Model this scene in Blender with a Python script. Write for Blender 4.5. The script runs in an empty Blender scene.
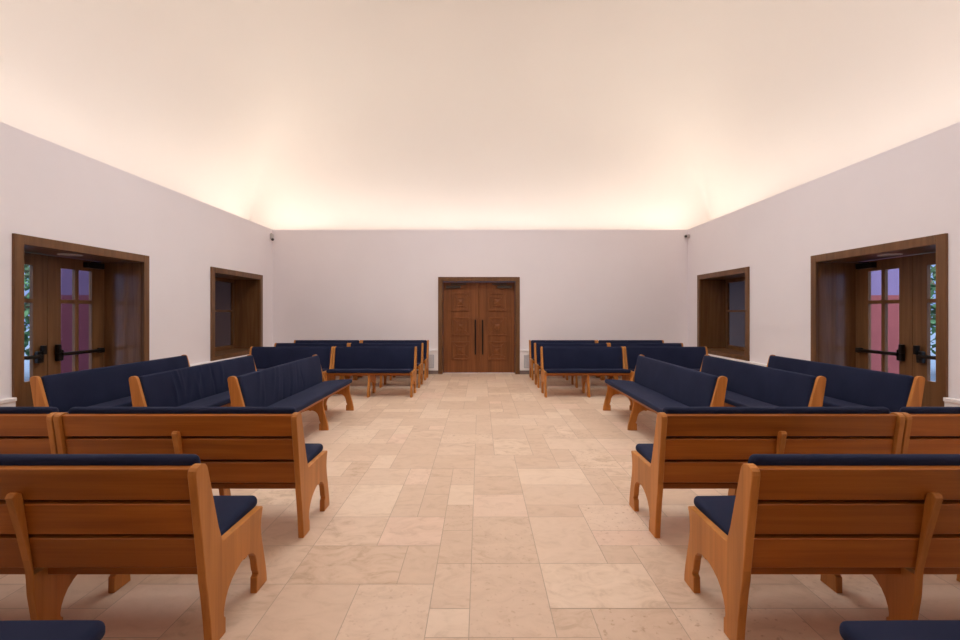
import bpy, bmesh, math, random
from mathutils import Vector, Matrix
random.seed(7)
C = bpy.context.scene.collection
PI = math.pi
# ------------------------------------------------------------------ helpers
def link(name, bm, mat, parent=None, smooth=False, mats=None):
    bmesh.ops.recalc_face_normals(bm, faces=bm.faces)
    me = bpy.data.meshes.new(name); bm.to_mesh(me); bm.free()
    for m in (mats or [mat]): me.materials.append(m)
    if smooth:
        for p in me.polygons: p.use_smooth = True
    o = bpy.data.objects.new(name, me); C.objects.link(o)
    if parent: o.parent = parent
    return o
def add_box(bm, x0, x1, y0, y1, z0, z1, bevel=0.0, seg=1):
    r = bmesh.ops.create_cube(bm, size=1.0)
    vs = r['verts']
    for v in vs:
        v.co = Vector(((x0+x1)/2+v.co.x*(x1-x0), (y0+y1)/2+v.co.y*(y1-y0), (z0+z1)/2+v.co.z*(z1-z0)))
    if bevel > 0:
        es = list({e for v in vs for e in v.link_edges})
        bmesh.ops.bevel(bm, geom=es, offset=bevel, segments=seg, affect='EDGES', profile=0.5)
def box(name, x0, x1, y0, y1, z0, z1, mat, parent=None, bevel=0.0, seg=1):
    bm = bmesh.new(); add_box(bm, x0, x1, y0, y1, z0, z1, bevel, seg)
    return link(name, bm, mat, parent)
def boxes(name, lst, mat, parent=None, bevel=0.0):
    bm = bmesh.new()
    for b in lst: add_box(bm, *b, bevel=bevel)
    return link(name, bm, mat, parent)
def add_cyl(bm, p0, p1, r0, r1=None, seg=16):
    p0, p1 = Vector(p0), Vector(p1); d = p1-p0
    r = bmesh.ops.create_cone(bm, cap_ends=True, segments=seg, radius1=r0, radius2=r0 if r1 is None else r1, depth=d.length)
    M = Matrix.Translation((p0+p1)/2) @ d.to_track_quat('Z', 'Y').to_matrix().to_4x4()
    bmesh.ops.transform(bm, matrix=M, verts=r['verts'])
def tag(o, label, cat, group=None, kind=None):
    if label: o['label'] = label
    if cat: o['category'] = cat
    if group: o['group'] = group
    if kind: o['kind'] = kind
    return o
def struct(o):
    o['kind'] = 'structure'; return o
def empty(name, loc, rz=0.0):
    o = bpy.data.objects.new(name, None); C.objects.link(o)
    o.location = loc; o.rotation_euler = (0, 0, rz); o.empty_display_size = 0.2
    return o
# ------------------------------------------------------------------ materials
def new_mat(name):
    m = bpy.data.materials.new(name); m.use_nodes = True
    nt = m.node_tree; b = nt.nodes['Principled BSDF']
    return m, nt, b
def N(nt, t, **kw):
    n = nt.nodes.new(t)
    for k, v in kw.items(): setattr(n, k, v)
    return n
def ramp(nt, stops):
    r = N(nt, 'ShaderNodeValToRGB')
    el = r.color_ramp.elements
    while len(el) < len(stops): el.new(0.5)
    for e, (p, c) in zip(el, stops):
        e.position = p; e.color = (*c, 1)
    return r
def plain(name, col, rough=0.6, metal=0.0, spec=0.5, noise=0.0, nscale=6.0, bump=0.0, bscale=60.0):
    m, nt, b = new_mat(name); L = nt.links
    b.inputs['Base Color'].default_value = (*col, 1)
    b.inputs['Roughness'].default_value = rough
    b.inputs['Metallic'].default_value = metal
    b.inputs['Specular IOR Level'].default_value = spec
    tc = N(nt, 'ShaderNodeTexCoord')
    if noise > 0:
        nz = N(nt, 'ShaderNodeTexNoise'); nz.inputs['Scale'].default_value = nscale; nz.inputs['Detail'].default_value = 4
        L.new(tc.outputs['Object'], nz.inputs['Vector'])
        r = ramp(nt, [(0.3, tuple(c*(1-noise) for c in col)), (0.7, tuple(min(1, c*(1+noise)) for c in col))])
        L.new(nz.outputs['Fac'], r.inputs['Fac']); L.new(r.outputs['Color'], b.inputs['Base Color'])
    if bump > 0:
        n2 = N(nt, 'ShaderNodeTexNoise'); n2.inputs['Scale'].default_value = bscale; n2.inputs['Detail'].default_value = 3
        L.new(tc.outputs['Object'], n2.inputs['Vector'])
        bp = N(nt, 'ShaderNodeBump'); bp.inputs['Strength'].default_value = bump; bp.inputs['Distance'].default_value = 0.004
        L.new(n2.outputs['Fac'], bp.inputs['Height']); L.new(bp.outputs['Normal'], b.inputs['Normal'])
    return m
def wood(name, dark, mid, light, axis='X', rough=0.35, stave=0.0, scale=1.0, spec=0.5, var=0.25):
    """grain runs along axis (object space)"""
    m, nt, b = new_mat(name); L = nt.links
    tc = N(nt, 'ShaderNodeTexCoord'); oi = N(nt, 'ShaderNodeObjectInfo')
    off = N(nt, 'ShaderNodeVectorMath', operation='SCALE'); off.inputs[0].default_value = (13.1, 7.7, 3.3)
    L.new(oi.outputs['Random'], off.inputs['Scale'])
    ad = N(nt, 'ShaderNodeVectorMath', operation='ADD'); L.new(tc.outputs['Object'], ad.inputs[0]); L.new(off.outputs['Vector'], ad.inputs[1])
    sc = {'X': (0.9, 16, 16), 'Y': (16, 0.9, 16), 'Z': (16, 16, 0.9)}[axis]
    mp = N(nt, 'ShaderNodeMapping'); mp.inputs['Scale'].default_value = tuple(s*scale for s in sc); L.new(ad.outputs['Vector'], mp.inputs['Vector'])
    n1 = N(nt, 'ShaderNodeTexNoise'); n1.inputs['Scale'].default_value = 1.0; n1.inputs['Detail'].default_value = 5; n1.inputs['Distortion'].default_value = 0.6
    L.new(mp.outputs['Vector'], n1.inputs['Vector'])
    mp2 = N(nt, 'ShaderNodeMapping'); mp2.inputs['Scale'].default_value = tuple((s*7 if s > 5 else s*2.5)*scale for s in sc); L.new(ad.outputs['Vector'], mp2.inputs['Vector'])
    n2 = N(nt, 'ShaderNodeTexNoise'); n2.inputs['Scale'].default_value = 1.0; n2.inputs['Detail'].default_value = 3
    L.new(mp2.outputs['Vector'], n2.inputs['Vector'])
    mx = N(nt, 'ShaderNodeMath', operation='MULTIPLY_ADD'); mx.inputs[1].default_value = 0.25
    L.new(n2.outputs['Fac'], mx.inputs[0])
    ml = N(nt, 'ShaderNodeMath', operation='MULTIPLY'); ml.inputs[1].default_value = 0.78; L.new(n1.outputs['Fac'], ml.inputs[0]); L.new(ml.outputs[0], mx.inputs[2])
    r = ramp(nt, [(0.32, dark), (0.52, mid), (0.72, light)]); L.new(mx.outputs[0], r.inputs['Fac'])
    out = r.outputs['Color']
    # plank to plank variation
    hv = N(nt, 'ShaderNodeHueSaturation')
    if stave > 0:
        sx = N(nt, 'ShaderNodeSeparateXYZ'); L.new(tc.outputs['Object'], sx.inputs[0])
        dv = N(nt, 'ShaderNodeMath', operation='DIVIDE'); dv.inputs[1].default_value = stave; L.new(sx.outputs['Y'], dv.inputs[0])
        a2 = N(nt, 'ShaderNodeMath', operation='MULTIPLY_ADD'); a2.inputs[1].default_value = 37.0; L.new(oi.outputs['Random'], a2.inputs[0])
        fl = N(nt, 'ShaderNodeMath', operation='FLOOR'); L.new(dv.outputs[0], fl.inputs[0]); L.new(fl.outputs[0], a2.inputs[2])
        wn = N(nt, 'ShaderNodeTexWhiteNoise', noise_dimensions='1D'); L.new(a2.outputs[0], wn.inputs['W'])
        src = wn.outputs['Value']
    else:
        src = oi.outputs['Random']
    mr = N(nt, 'ShaderNodeMapRange'); mr.inputs['To Min'].default_value = 1-var*0.5; mr.inputs['To Max'].default_value = 1+var*0.5
    L.new(src, mr.inputs['Value']); L.new(mr.outputs['Result'], hv.inputs['Value']); L.new(out, hv.inputs['Color'])
    L.new(hv.outputs['Color'], b.inputs['Base Color'])
    b.inputs['Roughness'].default_value = rough; b.inputs['Specular IOR Level'].default_value = spec
    bp = N(nt, 'ShaderNodeBump'); bp.inputs['Strength'].default_value = 0.05; bp.inputs['Distance'].default_value = 0.002
    L.new(n2.outputs['Fac'], bp.inputs['Height']); L.new(bp.outputs['Normal'], b.inputs['Normal'])
    return m
OAK = ((0.27, 0.073, 0.006), (0.37, 0.108, 0.011), (0.46, 0.148, 0.020))
OAK2 = ((0.39, 0.142, 0.023), (0.50, 0.187, 0.036), (0.59, 0.24, 0.053))
M_slat = wood('bench_wood_long_grain', *OAK, axis='X', rough=0.36, var=0.25, spec=0.4)
M_panel = wood('bench_wood_upright_grain', *OAK2, axis='Z', rough=0.4, stave=0.125, var=0.2, spec=0.35)
WAL = ((0.115, 0.05, 0.019), (0.165, 0.074, 0.028), (0.21, 0.098, 0.039))
M_doorZ = wood('door_wood_upright_grain', *WAL, axis='Z', rough=0.4, var=0.06, spec=0.35)
M_jamb = wood('jamb_wood_upright_grain', *WAL, axis='Z', rough=0.22, var=0.06, spec=0.6)
M_doorY = wood('door_wood_long_grain', *WAL, axis='Y', rough=0.36, var=0.06)
M_doorX = wood('door_wood_cross_grain', *WAL, axis='X', rough=0.36, var=0.06)
M_carve = wood('carved_door_wood', (0.16, 0.052, 0.014), (0.225, 0.075, 0.021), (0.28, 0.098, 0.03), axis='Z', rough=0.45, var=0.08, spec=0.3)
M_wall = plain('wall_plaster', (0.885, 0.83, 0.84), rough=0.85, spec=0.2, noise=0.012, nscale=1.3, bump=0.03, bscale=90)
M_trimw = plain('white_painted_trim', (0.90, 0.86, 0.84), rough=0.5, spec=0.4, noise=0.01)
M_ceil = plain('ceiling_plaster', (0.88, 0.83, 0.78), rough=0.95, spec=0.0, noise=0.008, nscale=0.8)
M_grille = plain('grey_vent_metal', (0.52, 0.52, 0.54), rough=0.5, noise=0.03)
M_toe = plain('dark_toe_recess', (0.22, 0.17, 0.15), rough=0.8, noise=0.03)
M_bronze = plain('dark_bronze_hardware', (0.018, 0.013, 0.011), rough=0.35, metal=0.6, noise=0.1)
M_closer = plain('bronze_closer_body', (0.07, 0.05, 0.038), rough=0.42, metal=0.5, noise=0.05)
M_camw = plain('pale_grey_plastic', (0.55, 0.50, 0.47), rough=0.45, noise=0.03)
M_camd = plain('dark_camera_glass', (0.02, 0.017, 0.015), rough=0.15, noise=0.05)
M_lighttrim = plain('white_light_trim', (0.8, 0.78, 0.75), rough=0.35, noise=0.01)
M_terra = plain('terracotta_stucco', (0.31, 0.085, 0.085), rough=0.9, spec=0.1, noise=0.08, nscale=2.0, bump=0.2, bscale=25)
M_lav_shaded = plain('lavender_upper_wall_shaded', (0.085, 0.05, 0.10), rough=0.9, spec=0.1, noise=0.05, nscale=2.0, bump=0.2, bscale=25)  # upper wall darkened, the left side's shade put into its colour
M_terra_shaded = plain('terracotta_stucco_shaded', (0.085, 0.02, 0.032), rough=0.9, spec=0.1, noise=0.08, nscale=2.0, bump=0.2, bscale=25)  # darker copy of the terracotta, dimmer left side's shade in the colour
M_lav = plain('lavender_upper_wall', (0.24, 0.17, 0.30), rough=0.9, spec=0.1, noise=0.05, nscale=2.0, bump=0.2, bscale=25)
M_shade_left = plain('shade_enclosure_dark_left', (0.055, 0.026, 0.020), rough=0.9, spec=0.1, noise=0.05, nscale=2.0)  # shade put into the colour so the left window reads darkest
M_shade_right = plain('shade_enclosure_dark_right', (0.085, 0.058, 0.055), rough=0.9, spec=0.1, noise=0.05, nscale=2.0)  # darkened colour stands in for shade outside the right window
M_ground = plain('outdoor_paving', (0.075, 0.105, 0.16), rough=0.9, noise=0.15, nscale=3)
M_bark = plain('tree_bark', (0.14, 0.10, 0.07), rough=0.9, noise=0.3, nscale=14, bump=0.5, bscale=30)
M_leaf = plain('tree_leaves', (0.045, 0.14, 0.05), rough=0.6, noise=0.4, nscale=5)
# fabric
def fabric():
    m, nt, b = new_mat('navy_fabric'); L = nt.links
    tc = N(nt, 'ShaderNodeTexCoord')
    nz = N(nt, 'ShaderNodeTexNoise'); nz.inputs['Scale'].default_value = 3.5; nz.inputs['Detail'].default_value = 3
    L.new(tc.outputs['Object'], nz.inputs['Vector'])
    r = ramp(nt, [(0.3, (0.0105, 0.0140, 0.038)), (0.7, (0.0155, 0.0200, 0.050))]); L.new(nz.outputs['Fac'], r.inputs['Fac'])
    L.new(r.outputs['Color'], b.inputs['Base Color'])
    b.inputs['Roughness'].default_value = 0.8; b.inputs['Specular IOR Level'].default_value = 0.15
    b.inputs['Sheen Weight'].default_value = 0.07; b.inputs['Sheen Roughness'].default_value = 0.45
    b.inputs['Sheen Tint'].default_value = (0.5, 0.55, 0.85, 1)
    wv = N(nt, 'ShaderNodeTexNoise'); wv.inputs['Scale'].default_value = 260
    L.new(tc.outputs['Object'], wv.inputs['Vector'])
    bp = N(nt, 'ShaderNodeBump'); bp.inputs['Strength'].default_value = 0.15; bp.inputs['Distance'].default_value = 0.002
    L.new(wv.outputs['Fac'], bp.inputs['Height']); L.new(bp.outputs['Normal'], b.inputs['Normal'])
    return m
M_fab = fabric()
def glass():
    m = bpy.data.materials.new('clear_glass'); m.use_nodes = True; nt = m.node_tree; L = nt.links
    nt.nodes.clear()
    o = N(nt, 'ShaderNodeOutputMaterial'); mx = N(nt, 'ShaderNodeMixShader'); tr = N(nt, 'ShaderNodeBsdfTransparent'); gl = N(nt, 'ShaderNodeBsdfGlossy')
    gl.inputs['Roughness'].default_value = 0.02; tr.inputs['Color'].default_value = (0.86, 0.88, 0.9, 1)
    fr = N(nt, 'ShaderNodeFresnel'); ge = N(nt, 'ShaderNodeNewGeometry'); io = N(nt, 'ShaderNodeMapRange'); io.inputs['To Min'].default_value = 1.5; io.inputs['To Max'].default_value = 1/1.5
    L.new(ge.outputs['Backfacing'], io.inputs['Value']); L.new(io.outputs['Result'], fr.inputs['IOR'])
    L.new(fr.outputs[0], mx.inputs[0]); L.new(tr.outputs[0], mx.inputs[1]); L.new(gl.outputs[0], mx.inputs[2]); L.new(mx.outputs[0], o.inputs['Surface'])
    return m
M_glass = glass()
def travertine(grout=False):
    m, nt, b = new_mat('travertine_grout' if grout else 'travertine_tile'); L = nt.links
    if grout:
        b.inputs['Base Color'].default_value = (0.50, 0.36, 0.26, 1); b.inputs['Roughness'].default_value = 0.8
        return m
    tc = N(nt, 'ShaderNodeTexCoord'); at = N(nt, 'ShaderNodeAttribute', attribute_name='tile')
    sep = N(nt, 'ShaderNodeSeparateColor'); L.new(at.outputs['Color'], sep.inputs[0])
    of = N(nt, 'ShaderNodeVectorMath', operation='SCALE'); of.inputs['Scale'].default_value = 40
    L.new(at.outputs['Color'], of.inputs[0])
    ad = N(nt, 'ShaderNodeVectorMath', operation='ADD'); L.new(tc.outputs['Object'], ad.inputs[0]); L.new(of.outputs['Vector'], ad.inputs[1])
    base = ramp(nt, [(0.0, (0.69, 0.49, 0.345)), (0.35, (0.745, 0.545, 0.395)), (0.7, (0.795, 0.60, 0.44)), (1.0, (0.76, 0.535, 0.395))])
    L.new(sep.outputs[0], base.inputs['Fac'])
    # cloudy veins
    mp = N(nt, 'ShaderNodeMapping'); mp.inputs['Scale'].default_value = (1.0, 1.6, 1); L.new(ad.outputs['Vector'], mp.inputs['Vector'])
    n1 = N(nt, 'ShaderNodeTexNoise'); n1.inputs['Scale'].default_value = 5.5; n1.inputs['Detail'].default_value = 8; n1.inputs['Roughness'].default_value = 0.65; n1.inputs['Distortion'].default_value = 1.2
    L.new(mp.outputs['Vector'], n1.inputs['Vector'])
    vr = ramp(nt, [(0.34, (0.74, 0.68, 0.61)), (0.47, (0.94, 0.92, 0.89)), (0.56, (1.0, 1.0, 1.0)), (0.72, (1.07, 1.07, 1.08))])
    L.new(n1.outputs['Fac'], vr.inputs['Fac'])
    mm = N(nt, 'ShaderNodeMix', data_type='RGBA', blend_type='MULTIPLY')
    L.new(base.outputs['Color'], mm.inputs[6]); L.new(vr.outputs['Color'], mm.inputs[7])
    fa = N(nt, 'ShaderNodeMapRange'); fa.inputs['To Min'].default_value = 0.35; fa.inputs['To Max'].default_value = 1.0; L.new(sep.outputs[1], fa.inputs['Value']); L.new(fa.outputs[0], mm.inputs[0])
    # pits
    n2 = N(nt, 'ShaderNodeTexNoise'); n2.inputs['Scale'].default_value = 38; n2.inputs['Detail'].default_value = 4
    L.new(ad.outputs['Vector'], n2.inputs['Vector'])
    pr = ramp(nt, [(0.30, (0.70, 0.60, 0.52)), (0.40, (1, 1, 1))]); L.new(n2.outputs['Fac'], pr.inputs['Fac'])
    m2 = N(nt, 'ShaderNodeMix', data_type='RGBA', blend_type='MULTIPLY'); L.new(sep.outputs[2], m2.inputs[0])
    L.new(mm.outputs[2], m2.inputs[6]); L.new(pr.outputs['Color'], m2.inputs[7])
    L.new(m2.outputs[2], b.inputs['Base Color'])
    b.inputs['Roughness'].default_value = 0.46; b.inputs['Specular IOR Level'].default_value = 0.42
    return m
M_tile, M_grout = travertine(), travertine(True)
# ------------------------------------------------------------------ dimensions (metres; camera stands at the origin looking along +Y)
A = 5.02; YB = 10.88; YC = 5.74; YR = 2*YC-YB      # side walls, far wall, centre, rear wall
HW = 3.49; HO = 2.345; DEP = 0.64; LED = 3.34; LEDGE = 1.0   # wall top, opening head, recess depth, cove ledge height and width
OX = -0.025                                        # the benches' axis
# ------------------------------------------------------------------ floor
def build_floor():
    bm = bmesh.new(); col = bm.loops.layers.color.new('tile')
    m = 0.2035; x0, y0 = -5.75, -2.2
    nx, ny = int(11.5/m)+1, int(13.9/m)+1
    occ = [[False]*ny for _ in range(nx)]
    kinds = [((3, 2), 16), ((2, 3), 14), ((2, 2), 20), ((2, 1), 8), ((1, 2), 7), ((1, 1), 5), ((4, 2), 1)]
    rnd = random.Random(11); g = 0.0022
    for j in range(ny):
        for i in range(nx):
            if occ[i][j]: continue
            opts = []
            for (w, h), wt in kinds:
                if i+w <= nx and j+h <= ny and all(not occ[i+a][j+b] for a in range(w) for b in range(h)):
                    opts.append(((w, h), wt))
            (w, h) = rnd.choices([o[0] for o in opts], [o[1] for o in opts])[0]
            for a in range(w):
                for b in range(h): occ[i+a][j+b] = True
            xa, xb, ya, yb = x0+i*m+g, x0+(i+w)*m-g, y0+j*m+g, y0+(j+h)*m-g
            f = bm.faces.new([bm.verts.new(p) for p in ((xa, ya, 0), (xb, ya, 0), (xb, yb, 0), (xa, yb, 0))])
            c = (rnd.random(), rnd.random()**1.8, rnd.random()**2.0, 1)
            for l in f.loops: l[col] = c
    # grout bed, a shade lower than the tiles
    xs, ys = x0+nx*m, y0+ny*m
    f = bm.faces.new([bm.verts.new(p) for p in ((x0, y0, -0.0012), (xs, y0, -0.0012), (xs, ys, -0.0012), (x0, ys, -0.0012))])
    f.material_index = 1
    o = link('floor', bm, None, mats=[M_tile, M_grout])
    return struct(o)
build_floor()
# ------------------------------------------------------------------ walls
DW = 1.97/2; DI = 1.76/2                            # casing outer / inner half widths
DOOR_Y = 5.81; WIN_Y = 9.36; WZ = 0.565             # side openings
def side_wall(s, name):
    f = lambda a, b: (min(s*a, s*b), max(s*a, s*b))
    xa, xb = f(A, A+DEP); pa, pb = f(A, A+0.09)
    y0, y1 = YR-0.02, YB+DEP; e = 0.03
    d0, d1, w0, w1 = DOOR_Y-DI-e, DOOR_Y+DI+e, WIN_Y-DI-e, WIN_Y+DI+e; ht = 2.24+e; wb = WZ+0.105-e
    L = [(xa, xb, y0, d0, 0, LED), (xa, xb, d0, d1, ht, LED), (xa, xb, d1, w0, 0, LED), (xa, xb, w0, w1, ht, LED), (xa, xb, w0, w1, 0, wb), (xa, xb, w1, y1, 0, LED),
         (pa, pb, y0, YB, LED, HW), (*f(A+DEP, A+LEDGE), YR-LEDGE, YB+LEDGE, LED-0.1, LED)]
    return struct(boxes(name, L, M_wall))
side_wall(-1, 'wall_left'); side_wall(1, 'wall_right')
e = 0.03
boxes_back = [(-A, OX-DI-e, YB, YB+DEP, 0, LED), (OX+DI+e, A, YB, YB+DEP, 0, LED), (OX-DI-e, OX+DI+e, YB, YB+DEP, 2.24+e, LED), (-A-0.09, A+0.09, YB, YB+0.09, LED, HW), (-A-DEP, A+DEP, YB+DEP, YB+LEDGE, LED-0.1, LED)]
struct(boxes('wall_back', boxes_back, M_wall))
# wall behind the camera, with the open doorway the camera stands in and a short vestibule
V = -1.9
boxes_rear = [(-A-DEP, -DI, YR-DEP, YR, 0, LED), (DI, A+DEP, YR-DEP, YR, 0, LED), (-DI, DI, YR-DEP, YR, 2.26, LED), (-A-0.09, A+0.09, YR-0.09, YR, LED, HW), (-A-DEP, A+DEP, YR-LEDGE, YR-DEP, LED-0.1, LED),
              (-DI-0.15, -DI, V, YR-DEP, 0, 2.5), (DI, DI+0.15, V, YR-DEP, 0, 2.5), (-DI, DI, V, YR-DEP, 2.26, 2.5), (-DI-0.15, DI+0.15, V-0.15, V, 0, 2.5)]
struct(boxes('wall_rear', boxes_rear, M_wall))
# ceiling: a tall smooth cove-lit vault on a square plan springing from behind the wall tops
def build_ceiling():
    R = A+LEDGE; h = 4.03; z0 = LED-0.02; n = 48; ap = SKY/R
    def prof(u): return max(0.0, 1-abs(u)**2.4)**0.5
    def smin(a, b):
        if a < 1e-6 or b < 1e-6: return 0.0
        return (a**-6+b**-6)**(-1/6)
    pos = [ap+(1-ap)*math.sin(PI/2*i/n) for i in range(n+1)]
    ts = [-t for t in reversed(pos)]+[ap*(-1+2*i/12) for i in range(1, 12)]+pos
    zz = lambda u, v: z0+h*smin(prof(u), prof(v))
    bm = bmesh.new(); g = [[bm.verts.new((u*R, YC+v*R, zz(u, v))) for v in ts] for u in ts]
    for i in range(len(ts)-1):
        for j in range(len(ts)-1):
            if abs(ts[i]+ts[i+1])/2 < ap and abs(ts[j]+ts[j+1])/2 < ap: continue      # the open square skylight at the crown
            bm.faces.new((g[i][j], g[i+1][j], g[i+1][j+1], g[i][j+1]))
    bmesh.ops.delete(bm, geom=[v for v in bm.verts if not v.link_faces], context='VERTS')
    o = struct(link('ceiling', bm, M_ceil, smooth=True))
    zt = zz(ap, ap)-0.05; a, b = SKY, SKY+0.06
    struct(boxes('trim_1', [(-b, b, YC+a, YC+b, zt, zt+0.5), (-b, b, YC-b, YC-a, zt, zt+0.5), (-b, -a, YC-a, YC+a, zt, zt+0.5), (a, b, YC-a, YC+a, zt, zt+0.5)], M_trimw))
    return zt
SKY = 1.80                                               # half width of the skylight
SKY_Z = build_ceiling()
# low white convector casing along the walls
def side_base(s, name):
    f = lambda a, b: (min(s*a, s*b), max(s*a, s*b))
    segs = [(YR, DOOR_Y-DW), (DOOR_Y+DW, YB)]
    L = []
    for y0, y1 in segs:
        xa, xb = f(A-0.045, A+0.01); L.append((xa, xb, y0, y1, 0.09, 0.545))
        xa, xb = f(A-0.058, A+0.01); L.append((xa, xb, y0, y1, 0.545, 0.585))
    o = struct(boxes(name, L, M_trimw, bevel=0.004))
    L = []
    for y0, y1 in segs:
        xa, xb = f(A-0.03, A+0.01); L.append((xa, xb, y0, y1, 0.0, 0.09))
    boxes('toe_recess', L, M_toe, o)
    return o
side_base(-1, 'baseboard_left'); side_base(1, 'baseboard_right')
L = []; T = []
for x0, x1 in ((-A+0.075, OX-DW), (OX+DW, A-0.075)):
    L += [(x0, x1, YB-0.045, YB+0.01, 0.09, 0.545), (x0, x1, YB-0.058, YB+0.01, 0.545, 0.585)]
    T.append((x0, x1, YB-0.03, YB+0.01, 0, 0.09))
bb = struct(boxes('baseboard_back', L, M_trimw, bevel=0.004)); boxes('toe_recess', T, M_toe, bb)
for s in (-1, 1):
    for k in range(2):
        xa = OX+s*(DW+0.10+1.75*k); xb = xa+s*1.65; xa, xb = min(xa, xb), max(xa, xb)
        gl = [(xa, xb, YB-0.050, YB-0.043, 0.15, 0.165), (xa, xb, YB-0.050, YB-0.043, 0.455, 0.47), (xa, xa+0.015, YB-0.050, YB-0.043, 0.165, 0.455), (xb-0.015, xb, YB-0.050, YB-0.043, 0.165, 0.455)]
        gl += [(xa+0.015, xb-0.015, YB-0.049, YB-0.043, 0.170+0.019*i, 0.180+0.019*i) for i in range(15)]
        boxes('vent_grille', gl, M_grille, bb)
# ------------------------------------------------------------------ glazed side doors and windows
def opening(name, s, yc, zb):
    """wood casing and lining round an opening in a side wall; built in local coordinates: x' = depth into the wall, y' = along wall"""
    root = empty(name, (s*A, yc, 0), 0 if s > 0 else PI)   # local +x goes into the wall
    t = 0.105; p = 0.03
    cas = [(-p, 0.012, -DW, -DI, zb, HO), (-p, 0.012, DI, DW, zb, HO), (-p, 0.012, -DI, DI, HO-t, HO)]
    if zb > 0: cas.append((-p, 0.012, -DI, DI, zb, zb+t))
    c = boxes('casing' if zb == 0 else 'window_frame', cas, M_doorZ, root, bevel=0.003)
    lin = [(0.0, DEP-0.01, -DI-0.022, -DI, zb+(t if zb else 0), HO-t), (0.0, DEP-0.01, DI, DI+0.022, zb+(t if zb else 0), HO-t)]
    boxes('jamb', lin, M_jamb, root)
    box('soffit', 0.0, DEP-0.01, -DI-0.022, DI+0.022, HO-t, HO-t+0.022, M_doorY, root)
    if zb > 0: box('window_sill', 0.0, DEP-0.01, -DI-0.022, DI+0.022, zb+t-0.022, zb+t, M_doorY, root)
    return root
XD = 0.565                                               # leaf plane, depth behind the wall face
def leaf_grid(parent, name, y0, y1, z0, z1, rows, st, mull, mat, panes=True, cols=2):
    """a glazed leaf; rows = list of (zlow, zhigh) of glass"""
    a, b = XD, XD+0.045
    iy0, iy1 = y0+st, y1-st; L = [(a, b, y0, iy0, z0, z1), (a, b, iy1, y1, z0, z1)]
    edges = [z0]+[z for r in rows for z in r]+[z1]
    for k in range(0, len(edges), 2): L.append((a, b, iy0, iy1, edges[k], edges[k+1]))
    w = (iy1-iy0-mull*(cols-1))/cols
    for (za, zb) in rows:
        for c in range(cols-1):
            q = iy0+w*(c+1)+mull*c; L.append((a, b, q, q+mull, za, zb))
    lf = boxes(name, L, mat, parent, bevel=0.002)
    for (za, zb) in rows:
        for c in range(cols):
            q = iy0+(w+mull)*c
            box('glass_pane', XD+0.019, XD+0.026, q, q+w, za, zb, M_glass, lf)
    return lf
def glazed_door(name, s):
    root = struct(opening(name, s, DOOR_Y, 0.0))
    g = 0.003
    boxes('door_stop', [(XD-0.0, XD+0.05, -DI, -DI+0.028, 0, HO-0.105), (XD-0.0, XD+0.05, DI-0.028, DI, 0, HO-0.105)], M_doorZ, root)
    for sg in (-1, 1):                                   # two leaves meeting at y' = 0
        ya, yb = (0+g, DI-0.03) if sg > 0 else (-DI+0.03, -g)
        lf = leaf_grid(root, 'door_leaf', ya, yb, 0.008, HO-0.112, [(0.64, 1.615), (1.665, 2.085)], 0.185, 0.055, M_doorZ)
        # panic hardware
        bm = bmesh.new(); add_box(bm, XD-0.055, XD, sg*0.135-0.04, sg*0.135+0.04, 0.855, 1.005, 0.012, 2)
        add_box(bm, XD-0.075, XD-0.02, sg*0.10-0.022, sg*0.10+0.022, 0.96, 1.075, 0.008, 2)
        link('push_bar_head', bm, M_bronze, lf)
        bm = bmesh.new(); add_cyl(bm, (XD-0.06, sg*0.14, 0.942), (XD-0.06, sg*(DI-0.09), 0.942), 0.024)
        add_box(bm, XD-0.075, XD, sg*(DI-0.105)-0.03, sg*(DI-0.105)+0.03, 0.907, 0.977, 0.008, 2)
        link('push_bar', bm, M_bronze, lf)
        bm = bmesh.new(); add_box(bm, XD-0.075, XD, min(sg*(DI-0.36), sg*(DI-0.08)), max(sg*(DI-0.36), sg*(DI-0.08)), 2.125, 2.205, 0.008, 2)
        add_box(bm, XD-0.20, XD-0.075, sg*(DI-0.30)-0.012, sg*(DI-0.30)+0.012, 2.196, 2.208)
        link('door_closer', bm, M_bronze, lf)
    return root
glazed_door('door_1', -1); glazed_door('door_2', 1)
def side_window(name, s):
    root = struct(opening(name, s, WIN_Y, WZ))
    leaf_grid(root, 'window_sash', -DI, DI, WZ+0.105, HO-0.105, [(WZ+0.19, 1.50), (1.54, HO-0.19)], 0.085, 0.05, M_doorZ, cols=2)
    return root
side_window('window_1', -1); side_window('window_2', 1)
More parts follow.
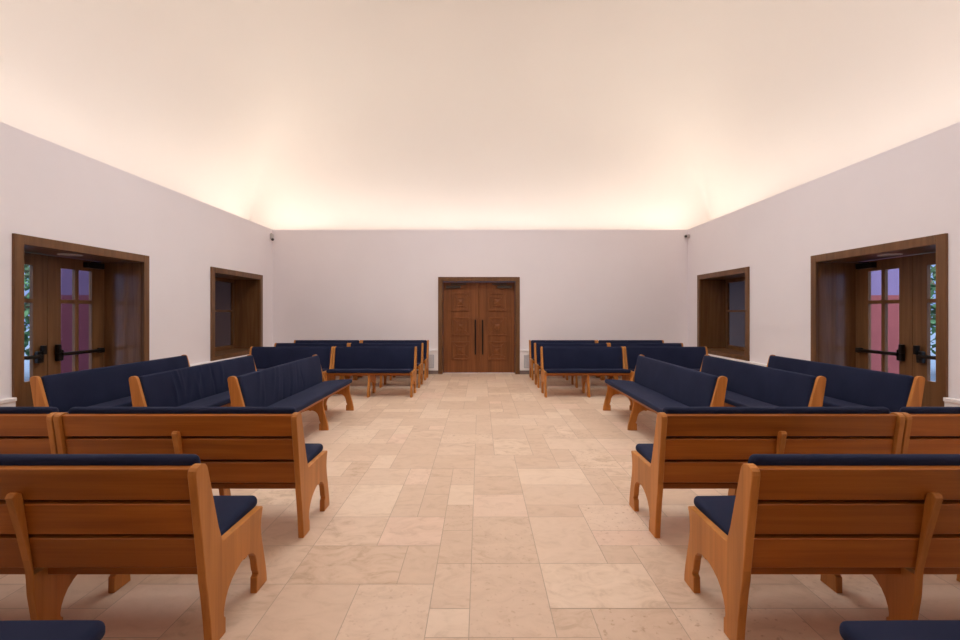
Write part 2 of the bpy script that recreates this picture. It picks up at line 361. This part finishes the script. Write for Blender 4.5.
# ------------------------------------------------------------------ carved double door in the far wall
def carved_door():
    root = struct(empty('door_3', (OX, YB, 0)))
    t = 0.105; p = 0.03
    boxes('casing', [(-DW, -DI, -p, 0.012, 0, HO), (DI, DW, -p, 0.012, 0, HO), (-DI, DI, -p, 0.012, HO-t, HO)], M_doorZ, root, bevel=0.003)
    boxes('jamb', [(-DI-0.022, -DI, 0, 0.30, 0, HO-t), (DI, DI+0.022, 0, 0.30, 0, HO-t)], M_doorZ, root)
    box('soffit', -DI-0.022, DI+0.022, 0, 0.30, HO-t, HO-t+0.022, M_doorX, root)
    D = 0.17
    for sg in (-1, 1):
        xa, xb = (0.006, DI-0.003) if sg > 0 else (-DI+0.003, -0.006)
        lf = box('door_leaf', xa, xb, D, D+0.045, 0.008, HO-t-0.006, M_carve, root, bevel=0.003)
        if sg > 0: box('astragal', -0.03, 0.03, D+0.045, D+0.065, 0.008, HO-t-0.006, M_carve, lf)
        cx = sg*0.45
        for zc in (1.745, 1.145, 0.55):
            bm = bmesh.new(); R = 0.225; r = 0.105; w = 0.034; h = 0.028
            def ring(q, ww, hh):
                add_box(bm, cx-q, cx+q, D-hh, D+0.001, zc+q-ww, zc+q, 0.004); add_box(bm, cx-q, cx+q, D-hh, D+0.001, zc-q, zc-q+ww, 0.004)
                add_box(bm, cx-q, cx-q+ww, D-hh, D+0.001, zc-q+ww, zc+q-ww, 0.004); add_box(bm, cx+q-ww, cx+q, D-hh, D+0.001, zc-q+ww, zc+q-ww, 0.004)
            ring(R, w, h); ring(r, 0.02, h*0.9)
            # diagonal ribs from the inner square's corners to the outer frame
            for a in (45, 135, 225, 315):
                v = bmesh.ops.create_cube(bm, size=1)['verts']
                ln = (R-w-r)*math.sqrt(2)
                mid = (R-w+r)/2*math.sqrt(2)
                for q in v: q.co = Vector((mid+q.co.x*ln, D-h*0.45+q.co.y*h*0.9, q.co.z*0.030))
                M = Matrix.Translation((cx, 0, zc)) @ Matrix.Rotation(-math.radians(a), 4, 'Y')
                bmesh.ops.transform(bm, matrix=M, verts=v)
            # raised pyramid in the inner square
            q = r-0.03
            vs = [bm.verts.new((cx+a*q, D, zc+b*q)) for a, b in ((-1, -1), (1, -1), (1, 1), (-1, 1))]
            tp = bm.verts.new((cx, D-0.02, zc))
            for k in range(4): bm.faces.new((vs[k], vs[(k+1) % 4], tp))
            link('carved_panel', bm, M_carve, lf)
        bm = bmesh.new(); hx = sg*0.088
        add_box(bm, hx-0.016, hx+0.016, D-0.075, D-0.045, 0.46, 1.31, 0.006, 2)
        for z in (0.56, 1.21): add_cyl(bm, (hx, D-0.05, z), (hx, D, z), 0.01, seg=10)
        link('pull_handle', bm, M_bronze, lf)
        bm = bmesh.new(); x0, x1 = sorted((sg*(DI-0.08), sg*(DI-0.43)))
        add_box(bm, x0, x1, D-0.07, D, 2.08, 2.145, 0.006, 2)
        a0, a1 = sorted((sg*(DI-0.20), sg*(DI-0.56)))
        add_box(bm, a0, a1, D-0.045, D-0.02, 2.17, 2.195)
        link('door_closer', bm, M_closer, lf)
carved_door()
# ------------------------------------------------------------------ recessed lights in the door soffits
for s, lab in ((-1, 'small round recessed light in the soffit above the left glazed doors'), (1, 'small round recessed light in the soffit above the right glazed doors')):
    root = empty('recessed_light', (s*(A+0.27), DOOR_Y, HO-0.105))
    bm = bmesh.new(); add_cyl(bm, (0, 0, -0.006), (0, 0, 0.0), 0.125, seg=32); link('trim_ring', bm, M_lighttrim, root)
    bm = bmesh.new(); add_cyl(bm, (0, 0, -0.0085), (0, 0, -0.006), 0.10, seg=32); link('lens', bm, M_camw, root)
    tag(root, lab, 'light', 'recessed door lights')
# ------------------------------------------------------------------ security devices in the far corners
r = empty('motion_sensor', (-A+0.045, YB-0.10, 3.29))
bm = bmesh.new(); add_box(bm, -0.06, 0.025, -0.03, 0.03, -0.05, 0.075, 0.015, 2); link('housing', bm, M_camw, r)
bm = bmesh.new(); bmesh.ops.create_uvsphere(bm, u_segments=14, v_segments=8, radius=0.034, matrix=Matrix.Translation((0.012, -0.012, -0.055))); link('lens', bm, M_closer, r, smooth=True)
bm = bmesh.new(); add_box(bm, -0.045, 0.0, -0.008, 0.008, 0.075, 0.10); link('bracket', bm, M_camw, r)
tag(r, 'small pale motion sensor high in the far left corner', 'sensor')
r = empty('security_camera', (A-0.075, YB-0.08, 3.315))
bm = bmesh.new(); add_cyl(bm, (0.075, 0, 0), (0.03, -0.0, 0), 0.05, 0.045, seg=20); link('mount', bm, M_camw, r)
bm = bmesh.new(); bmesh.ops.create_uvsphere(bm, u_segments=18, v_segments=10, radius=0.047, matrix=Matrix.Translation((0.0, -0.01, 0))); link('housing', bm, M_camw, r, smooth=True)
bm = bmesh.new(); bmesh.ops.create_uvsphere(bm, u_segments=16, v_segments=8, radius=0.030, matrix=Matrix.Translation((-0.018, -0.036, -0.004))); link('lens', bm, M_camd, r, smooth=True)
tag(r, 'small round security camera with a dark lens in the far right corner', 'camera')
# ------------------------------------------------------------------ benches
OFF = 0.2                                               # local y = d - OFF ; d measured from the heel of the rear foot
def profile(top=True):
    P = [(0, 0), (0.108, 0), (0.108, 0.072), (0.096, 0.083), (0.094, 0.10), (0.100, 0.13), (0.112, 0.16), (0.132, 0.19), (0.162, 0.216), (0.20, 0.236), (0.24, 0.249), (0.275, 0.255),
         (0.278, 0.247), (0.302, 0.247), (0.305, 0.253), (0.33, 0.248), (0.357, 0.235), (0.38, 0.212), (0.394, 0.18), (0.4, 0.15), (0.406, 0.12), (0.416, 0.102), (0.418, 0.093), (0.402, 0.083),
         (0.40, 0.0), (0.515, 0.0), (0.511, 0.05), (0.498, 0.11), (0.48, 0.18), (0.463, 0.24), (0.452, 0.29), (0.447, 0.33), (0.450, 0.37), (0.459, 0.405), (0.468, 0.428), (0.466, 0.436), (0.458, 0.44)]
    if top:
        P += [(0.085, 0.44), (0.052, 0.525), (-0.026, 0.807), (-0.033, 0.827), (-0.046, 0.842), (-0.064, 0.849), (-0.084, 0.849), (-0.102, 0.842), (-0.113, 0.830), (-0.115, 0.812), (-0.07, 0.515)]
    else:
        P[-4:] = [(0.459, 0.405), (0.460, 0.412)]
        ft = lambda z: -0.047-(z-0.36)*0.146+0.020
        P[-2:] = [(0.459, 0.388), (0.455, 0.394)]
        P += [(0.06, 0.36), (0.03, 0.355), (ft(0.37), 0.35), (ft(0.70), 0.70), (ft(0.725)-0.004, 0.728), (ft(0.73)-0.02, 0.738), (ft(0.73)-0.034, 0.736), (ft(0.72)-0.043, 0.722), (-0.074, 0.53), (-0.045, 0.40)]
    P += [(-0.050 if top else -0.040, 0.375), (-0.046 if top else -0.036, 0.33), (-0.032, 0.26), (-0.014, 0.14), (-0.005, 0.06)]
    return P
def panel_bm(x0, x1, top):
    bm = bmesh.new(); P = profile(top)
    a = [bm.verts.new((x0, d-OFF, z)) for d, z in P]
    f0 = bm.faces.new(a)
    r = bmesh.ops.extrude_face_region(bm, geom=[f0])
    vs = [g for g in r['geom'] if isinstance(g, bmesh.types.BMVert)]
    bmesh.ops.translate(bm, verts=vs, vec=(x1-x0, 0, 0))
    caps = [f for f in bm.faces if len(f.verts) > 10]
    es = list({e for f in caps for e in f.edges})
    bmesh.ops.bevel(bm, geom=es, offset=0.003, segments=1, affect='EDGES', profile=0.5)
    bmesh.ops.triangulate(bm, faces=[f for f in bm.faces if len(f.verts) > 10], ngon_method='EAR_CLIP')
    return bm
def rounded_section(T, H, r, bulge, n=5):
    """closed loop of (p,q,front?)"""
    pts = []
    for cx, cy, a0 in ((r, r, 180), (T-r, r, 270), (T-r, H-r, 0), (r, H-r, 90)):
        for k in range(n+1):
            a = math.radians(a0+90*k/n); pts.append((cx+r*math.cos(a), cy+r*math.sin(a)))
        if a0 == 270:
            for k in range(1, 7): pts.append((T, r+(H-2*r)*k/7))
        if a0 == 90:
            for k in range(1, 7): pts.append((0, H-r-(H-2*r)*k/7))
        if a0 == 180:
            for k in range(1, 4): pts.append((r+(T-2*r)*k/4, 0))
        if a0 == 0:
            for k in range(1, 4): pts.append((T-r-(T-2*r)*k/4, H))
    out = []
    for p, q in pts:
        w = p/T; out.append((p+bulge*w*4*(q/H)*(1-q/H), q))
    return out
def cushion_bm(x0, x1, T, H, r, bulge, fmap, folds=None, nx=60, er=0.03):
    bm = bmesh.new(); sec = rounded_section(T, H, r, bulge)
    cp, cq = T/2, H/2
    xs = [x0+er*(1-math.cos(PI/2*k/5)) for k in range(6)]
    xs += [x0+er+(x1-x0-2*er)*k/nx for k in range(1, nx)]
    xs += [x1-er*(1-math.cos(PI/2*k/5)) for k in range(5, -1, -1)]
    rings = []
    for x in xs:
        t = min(x-x0, x1-x, er)/er
        dl = er*0.8*(1-math.sqrt(max(0, 1-(1-t)**2)))
        ring = []
        for p, q in sec:
            vp = max(-1, min(1, (p-cp)/(T/2))); vq = max(-1, min(1, (q-cq)/(H/2)))
            dlp = min(dl, T*0.42); dlq = min(dl, H*0.42)
            pp, qq = p-vp*dlp, q-vq*dlq
            if folds and p > T*0.6: pp += folds(x, q)*min(1, t*1.0)
            d, z = fmap(pp, qq)
            ring.append(bm.verts.new((x, d-OFF, z)))
        rings.append(ring)
    n = len(sec)
    for a, b in zip(rings, rings[1:]):
        for k in range(n): bm.faces.new((a[k], a[(k+1) % n], b[(k+1) % n], b[k]))
    bm.faces.new(rings[0]); bm.faces.new(list(reversed(rings[-1])))
    return bm
def fold_fn(seed, amp, xa, xb, count):
    rnd = random.Random(seed); L = []
    for _ in range(count):
        L.append((rnd.uniform(xa, xb), rnd.uniform(0.18, 0.62)*rnd.choice((1, 1, 1, -0.4)), rnd.uniform(0.012, 0.03), rnd.uniform(0.4, 1.0)*rnd.choice((1, -0.8)), rnd.uniform(0.1, 0.32), rnd.uniform(0.10, 0.2)))
    def f(x, q):
        s = 0.0
        for x0, sl, w, a, qc, qw in L:
            u = (x-x0-sl*(0.2-q))/w
            if abs(u) < 4: s += a*math.exp(-u*u)*math.exp(-((q-qc)/qw)**2)
        s += 0.25*math.sin(x*5.1+seed)*math.sin(q*7+x)
        return amp*s
    return f
TILT = math.atan(0.146); cu, su = math.cos(TILT), math.sin(TILT)
def back_map(p, q, base_d=-0.026, base_z=0.355):         # p forward from the slat rear plane, q up along the slats
    return (base_d+p*cu-q*su, base_z+q*cu+p*su)
def make_bench(length, folds=None, nx=60, drop=0.0):
    root = empty('wooden_bench', (0, 0, 0)); h = length/2; t = 0.037
    for s in (-1, 1):
        x0, x1 = sorted((s*h, s*(h-t)))
        link('end_panel', panel_bm(x0, x1, True), M_panel, root)
    link('middle_support', panel_bm(-0.018, 0.018, False), M_panel, root)
    # three back slats
    tot = 0.460-drop*0.6; gap = 0.019; hh = (tot-2*gap)/3
    for k in range(3):
        q0 = 0.024+k*(hh+gap); bm = bmesh.new()
        add_box(bm, -h+t, h-t, 0, 0.036, q0, q0+hh, 0.003, 1)
        for v in bm.verts:
            d, z = back_map(v.co.y, v.co.z); v.co.y = d-OFF; v.co.z = z
        link('back_slat', bm, M_slat, root)
    # seat board with a front lip and an under rail
    seat_z = lambda d: 0.385+(d-0.05)*0.088              # the seat falls slightly towards the back
    bm = bmesh.new(); add_box(bm, -h+t, h-t, 0.03-OFF, 0.470-OFF, -0.030, 0.0, 0.004, 1)
    for v in bm.verts: v.co.z += seat_z(v.co.y+OFF)
    link('seat', bm, M_slat, root)
    bm = bmesh.new(); add_box(bm, -h+t, -0.018, 0.03-OFF, 0.052-OFF, 0.315, 0.352, 0.002); add_box(bm, 0.018, h-t, 0.03-OFF, 0.052-OFF, 0.315, 0.352, 0.002)
    link('seat_rail', bm, M_slat, root)
    sag = lambda x, q: 0.0015*math.sin(x*6+q*9)
    cz = lambda p, q: (0.055+q, max(seat_z(0.055+q)+0.0012, 0.0)+p)
    link('seat_cushion', cushion_bm(-h+t+0.001, h-t-0.001, 0.061, 0.445, 0.02, 0.004, cz, sag, nx=nx), M_fab, root, smooth=True)
    link('back_cushion', cushion_bm(-h+t+0.001, h-t-0.001, 0.052, 0.458-drop, 0.022, 0.012, lambda p, q: back_map(p+0.0375, q+0.06), folds, nx=nx), M_fab, root, smooth=True)
    return root
def dup(root):
    r = root.copy(); C.objects.link(r)
    for ch in list(root.children):
        c = ch.copy(); C.objects.link(c); c.parent = r
    return r
SL, LL = 1.556, 2.33
flat = lambda sd: fold_fn(sd, 0.0022, -1.1, 1.1, 8)
protos = {}
def place(kind, x, y, rz, label, group):
    if kind not in protos:
        o = protos[kind] = {'short': lambda: make_bench(SL, flat(3), 40), 'far': lambda: make_bench(SL, flat(8), 40, 0.028),
                            'long': lambda: make_bench(LL, flat(5), 60, 0.032),
                            'creased': lambda: make_bench(LL, fold_fn(21, 0.0145, -0.55, 0.95, 15), 150, 0.032),
                            'creased_b': lambda: make_bench(LL, fold_fn(33, 0.013, -0.35, 0.75, 11), 150, 0.032)}[kind]()
    else:
        o = dup(protos[kind])
    o.location = (x, y, 0); o.rotation_euler = (0, 0, rz)
    tag(o, label, 'bench', group)
    return o
SP = SL+0.008
cin = 1.165+SL/2                                         # centre of the aisle-side benches
# rows seen from behind (heel of the rear foot at y)
rows_near = [(2.0, 'second row from the camera', 0.0, 1), (2.985, 'third row from the camera', 0.02, 2), (0.992, 'closest row, only its seat cushion showing', 0.0, 1)]
for y, rowname, dx, n in rows_near:
    for s, side in ((-1, 'left'), (1, 'right')):
        for k in range(n):
            if y < 1.5: lab = 'navy seat cushion of the closest bench, at the bottom %s corner' % side
            elif y < 2.5: lab = 'largest wooden bench back in view, three slats and navy cushion, %s of the aisle' % side
            elif k == 0: lab = 'slatted wooden bench just beyond the largest bench back, beside the aisle on the %s' % side
            else: lab = 'slatted wooden bench end to end with the second-row aisle bench, at the %s edge' % side
            place('short', OX+dx+s*(cin+k*SP), y+OFF, 0.0, lab, 'slat-backed benches seen from behind')
# rows facing the camera at the far end
FY = [2*YC-2.985-0.09, 2*YC-2.0-0.08, 2*YC-1.02-0.07]
names = ['front', 'middle', 'rear']
for y, rn in zip(FY, names):
    for s, side in ((-1, 'left'), (1, 'right')):
        for k in range(2):
            where = 'aisle-side' if k == 0 else 'wall-side'
            lab = '%s navy bench in the %s row of the far %s block, facing the camera' % (where, rn, side)
            place('far', OX+s*(cin+k*SP), y-OFF, PI, lab, 'far benches facing the camera')
# benches along the sides, facing the centre aisle
YM = 5.715
for k, (wh) in enumerate(('nearest the aisle', 'in the middle of three', 'next to the glazed doors')):
    for s, side in ((-1, 'left'), (1, 'right')):
        d = 1.9+0.515+k*1.0
        kind = {(-1, 0): 'creased', (-1, 1): 'creased_b'}.get((s, k), 'long')
        if s < 0: rz = -PI/2; x = OX-(d-OFF)
        else: rz = PI/2; x = OX+(d-OFF)
        tail = {0: 'long sideways navy bench on the %s, nearest the aisle', 1: 'middle one of three long sideways navy benches on the %s', 2: 'long sideways navy bench on the %s, right by the glazed doors'}[k] % side
        place(kind, x, YM, rz, tail, 'long benches set sideways to the aisle')
# ------------------------------------------------------------------ outdoors at dusk
bm = bmesh.new()
for s in (-1, 1):
    x0, x1 = sorted((s*(A+DEP), s*40)); add_box(bm, x0, x1, -25, 45, -0.25, -0.05)
struct(link('ground', bm, M_ground))
# red end wall outside each glazed door; added roofed enclosure keeps the windows dim
for s, nm, m, m2 in ((-1, 'wall_exterior_left', M_terra_shaded, M_lav_shaded), (1, 'wall_exterior_right', M_terra, M_lav)):
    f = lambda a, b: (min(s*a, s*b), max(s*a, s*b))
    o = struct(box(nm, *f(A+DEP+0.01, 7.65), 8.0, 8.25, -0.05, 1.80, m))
    box('upper_wall', *f(A+DEP+0.01, 7.65), 8.0, 8.25, 1.80, 3.2, m2, o)  # upper part of the end wall, lavender above the red
    boxes('shade_enclosure', [(*f(7.35, 7.65), 8.25, 15.0, -0.05, 3.2), (*f(A+LEDGE, 7.35), 8.25, 15.0, 3.0, 3.2), (*f(A+LEDGE, 7.65), 15.0, 15.2, -0.05, 3.2)], M_shade_left if s < 0 else M_shade_right, o)  # walls and roof added to shade what the windows look onto
def tree(x, y, h, r, seed, label):
    rnd = random.Random(seed); root = empty('garden_tree', (x, y, -0.05))
    bm = bmesh.new(); add_cyl(bm, (0, 0, 0), (0.06, 0.03, h*0.55), 0.10, 0.06, 10)
    for k in range(5):
        a = k*1.26+seed; add_cyl(bm, (0.03, 0.02, h*(0.3+0.05*k)), (r*0.7*math.cos(a), r*0.7*math.sin(a), h*(0.55+0.07*k)), 0.045, 0.015, 7)
    link('trunk', bm, M_bark, root)
    bm = bmesh.new()
    for k in range(2600):
        while True:
            v = Vector((rnd.uniform(-1, 1), rnd.uniform(-1, 1), rnd.uniform(-1, 1)))
            if 0.25 < v.length < 1: break
        c = Vector((v.x*r, v.y*r, h*0.6+v.z*h*0.48)); q = rnd.uniform(0.07, 0.13)
        u = Vector((rnd.gauss(0, 1), rnd.gauss(0, 1), rnd.gauss(0, 1))).normalized(); w = u.cross(Vector((rnd.gauss(0, 1), rnd.gauss(0, 1), 1))).normalized()
        bm.faces.new([bm.verts.new(c+p) for p in (-u*q, w*q*0.45, u*q, -w*q*0.45)])
    link('foliage', bm, M_leaf, root)
    tag(root, label, 'tree')
tree(-10.6, 10.2, 3.6, 1.5, 4, 'leafy green tree outside the left glazed doors')
tree(11.3, 11.0, 3.9, 1.6, 9, 'leafy tree outside the right glazed doors')
# ------------------------------------------------------------------ light
COVE = 64.0; TINT = (1.0, 0.95, 0.85)
def cove(loc, along, inward, ln, k=1.0):
    l = bpy.data.lights.new('cove_strip', 'AREA'); l.shape = 'RECTANGLE'; l.size = ln; l.size_y = 0.06; l.energy = COVE*k; l.color = TINT
    o = bpy.data.objects.new('cove_strip', l); C.objects.link(o)
    t = math.radians(COVE_TILT)
    zl = -(Vector(inward)*math.sin(t)+Vector((0, 0, 1))*math.cos(t)); xl = Vector(along); yl = zl.cross(xl)
    M = Matrix((xl, yl, zl)).transposed().to_4x4(); M.translation = Vector(loc); o.matrix_world = M
COVE_TILT = 42; z = LED+0.03; q = 0.5; W = 2*(A+0.36)
cove((-A-q, YC, z), (0, 1, 0), (1, 0, 0), W, 0.88); cove((A+q, YC, z), (0, 1, 0), (-1, 0, 0), W, 0.88)
cove((0, YB+q, z), (1, 0, 0), (0, -1, 0), W); cove((0, YR-q, z), (1, 0, 0), (0, 1, 0), W)
# a portal at the skylight only tells the renderer where the sky gets in; it gives no light itself
pl = bpy.data.lights.new('sky_portal', 'AREA'); pl.shape = 'SQUARE'; pl.size = 2*SKY; pl.cycles.is_portal = True
po = bpy.data.objects.new('sky_portal', pl); C.objects.link(po); po.location = (0, YC, SKY_Z+0.2)
w = bpy.data.worlds.new('dusk_sky'); bpy.context.scene.world = w; w.use_nodes = True
nt = w.node_tree; bg = nt.nodes['Background']
tc = N(nt, 'ShaderNodeTexCoord'); sx = N(nt, 'ShaderNodeSeparateXYZ'); nt.links.new(tc.outputs['Generated'], sx.inputs[0])
rp = ramp(nt, [(0.0, (0.05, 0.07, 0.13)), (0.3, (0.13, 0.19, 0.34)), (0.7, (0.86, 0.93, 1.0)), (1.0, (0.86, 0.93, 1.0))])
nt.links.new(sx.outputs['Z'], rp.inputs['Fac']); nt.links.new(rp.outputs['Color'], bg.inputs['Color'])
bg.inputs['Strength'].default_value = 7.0
# ------------------------------------------------------------------ camera
cd = bpy.data.cameras.new('camera'); cd.sensor_width = 36; cd.lens = 36*450/960; cd.shift_y = -8/960; cd.clip_start = 0.05; cd.clip_end = 200
co = bpy.data.objects.new('camera', cd); C.objects.link(co); co.location = (0, 0, 1.5); co.rotation_euler = (PI/2, 0, 0)
sc = bpy.context.scene; sc.camera = co
sc.view_settings.view_transform = 'Standard'; sc.view_settings.look = 'None'; sc.view_settings.gamma = 1; sc.view_settings.exposure = 0.03
sc.view_settings.use_curve_mapping = False
sc.cycles.max_bounces = 16; sc.cycles.diffuse_bounces = 8; sc.cycles.glossy_bounces = 5; sc.cycles.transparent_max_bounces = 12
sc.cycles.use_denoising = True
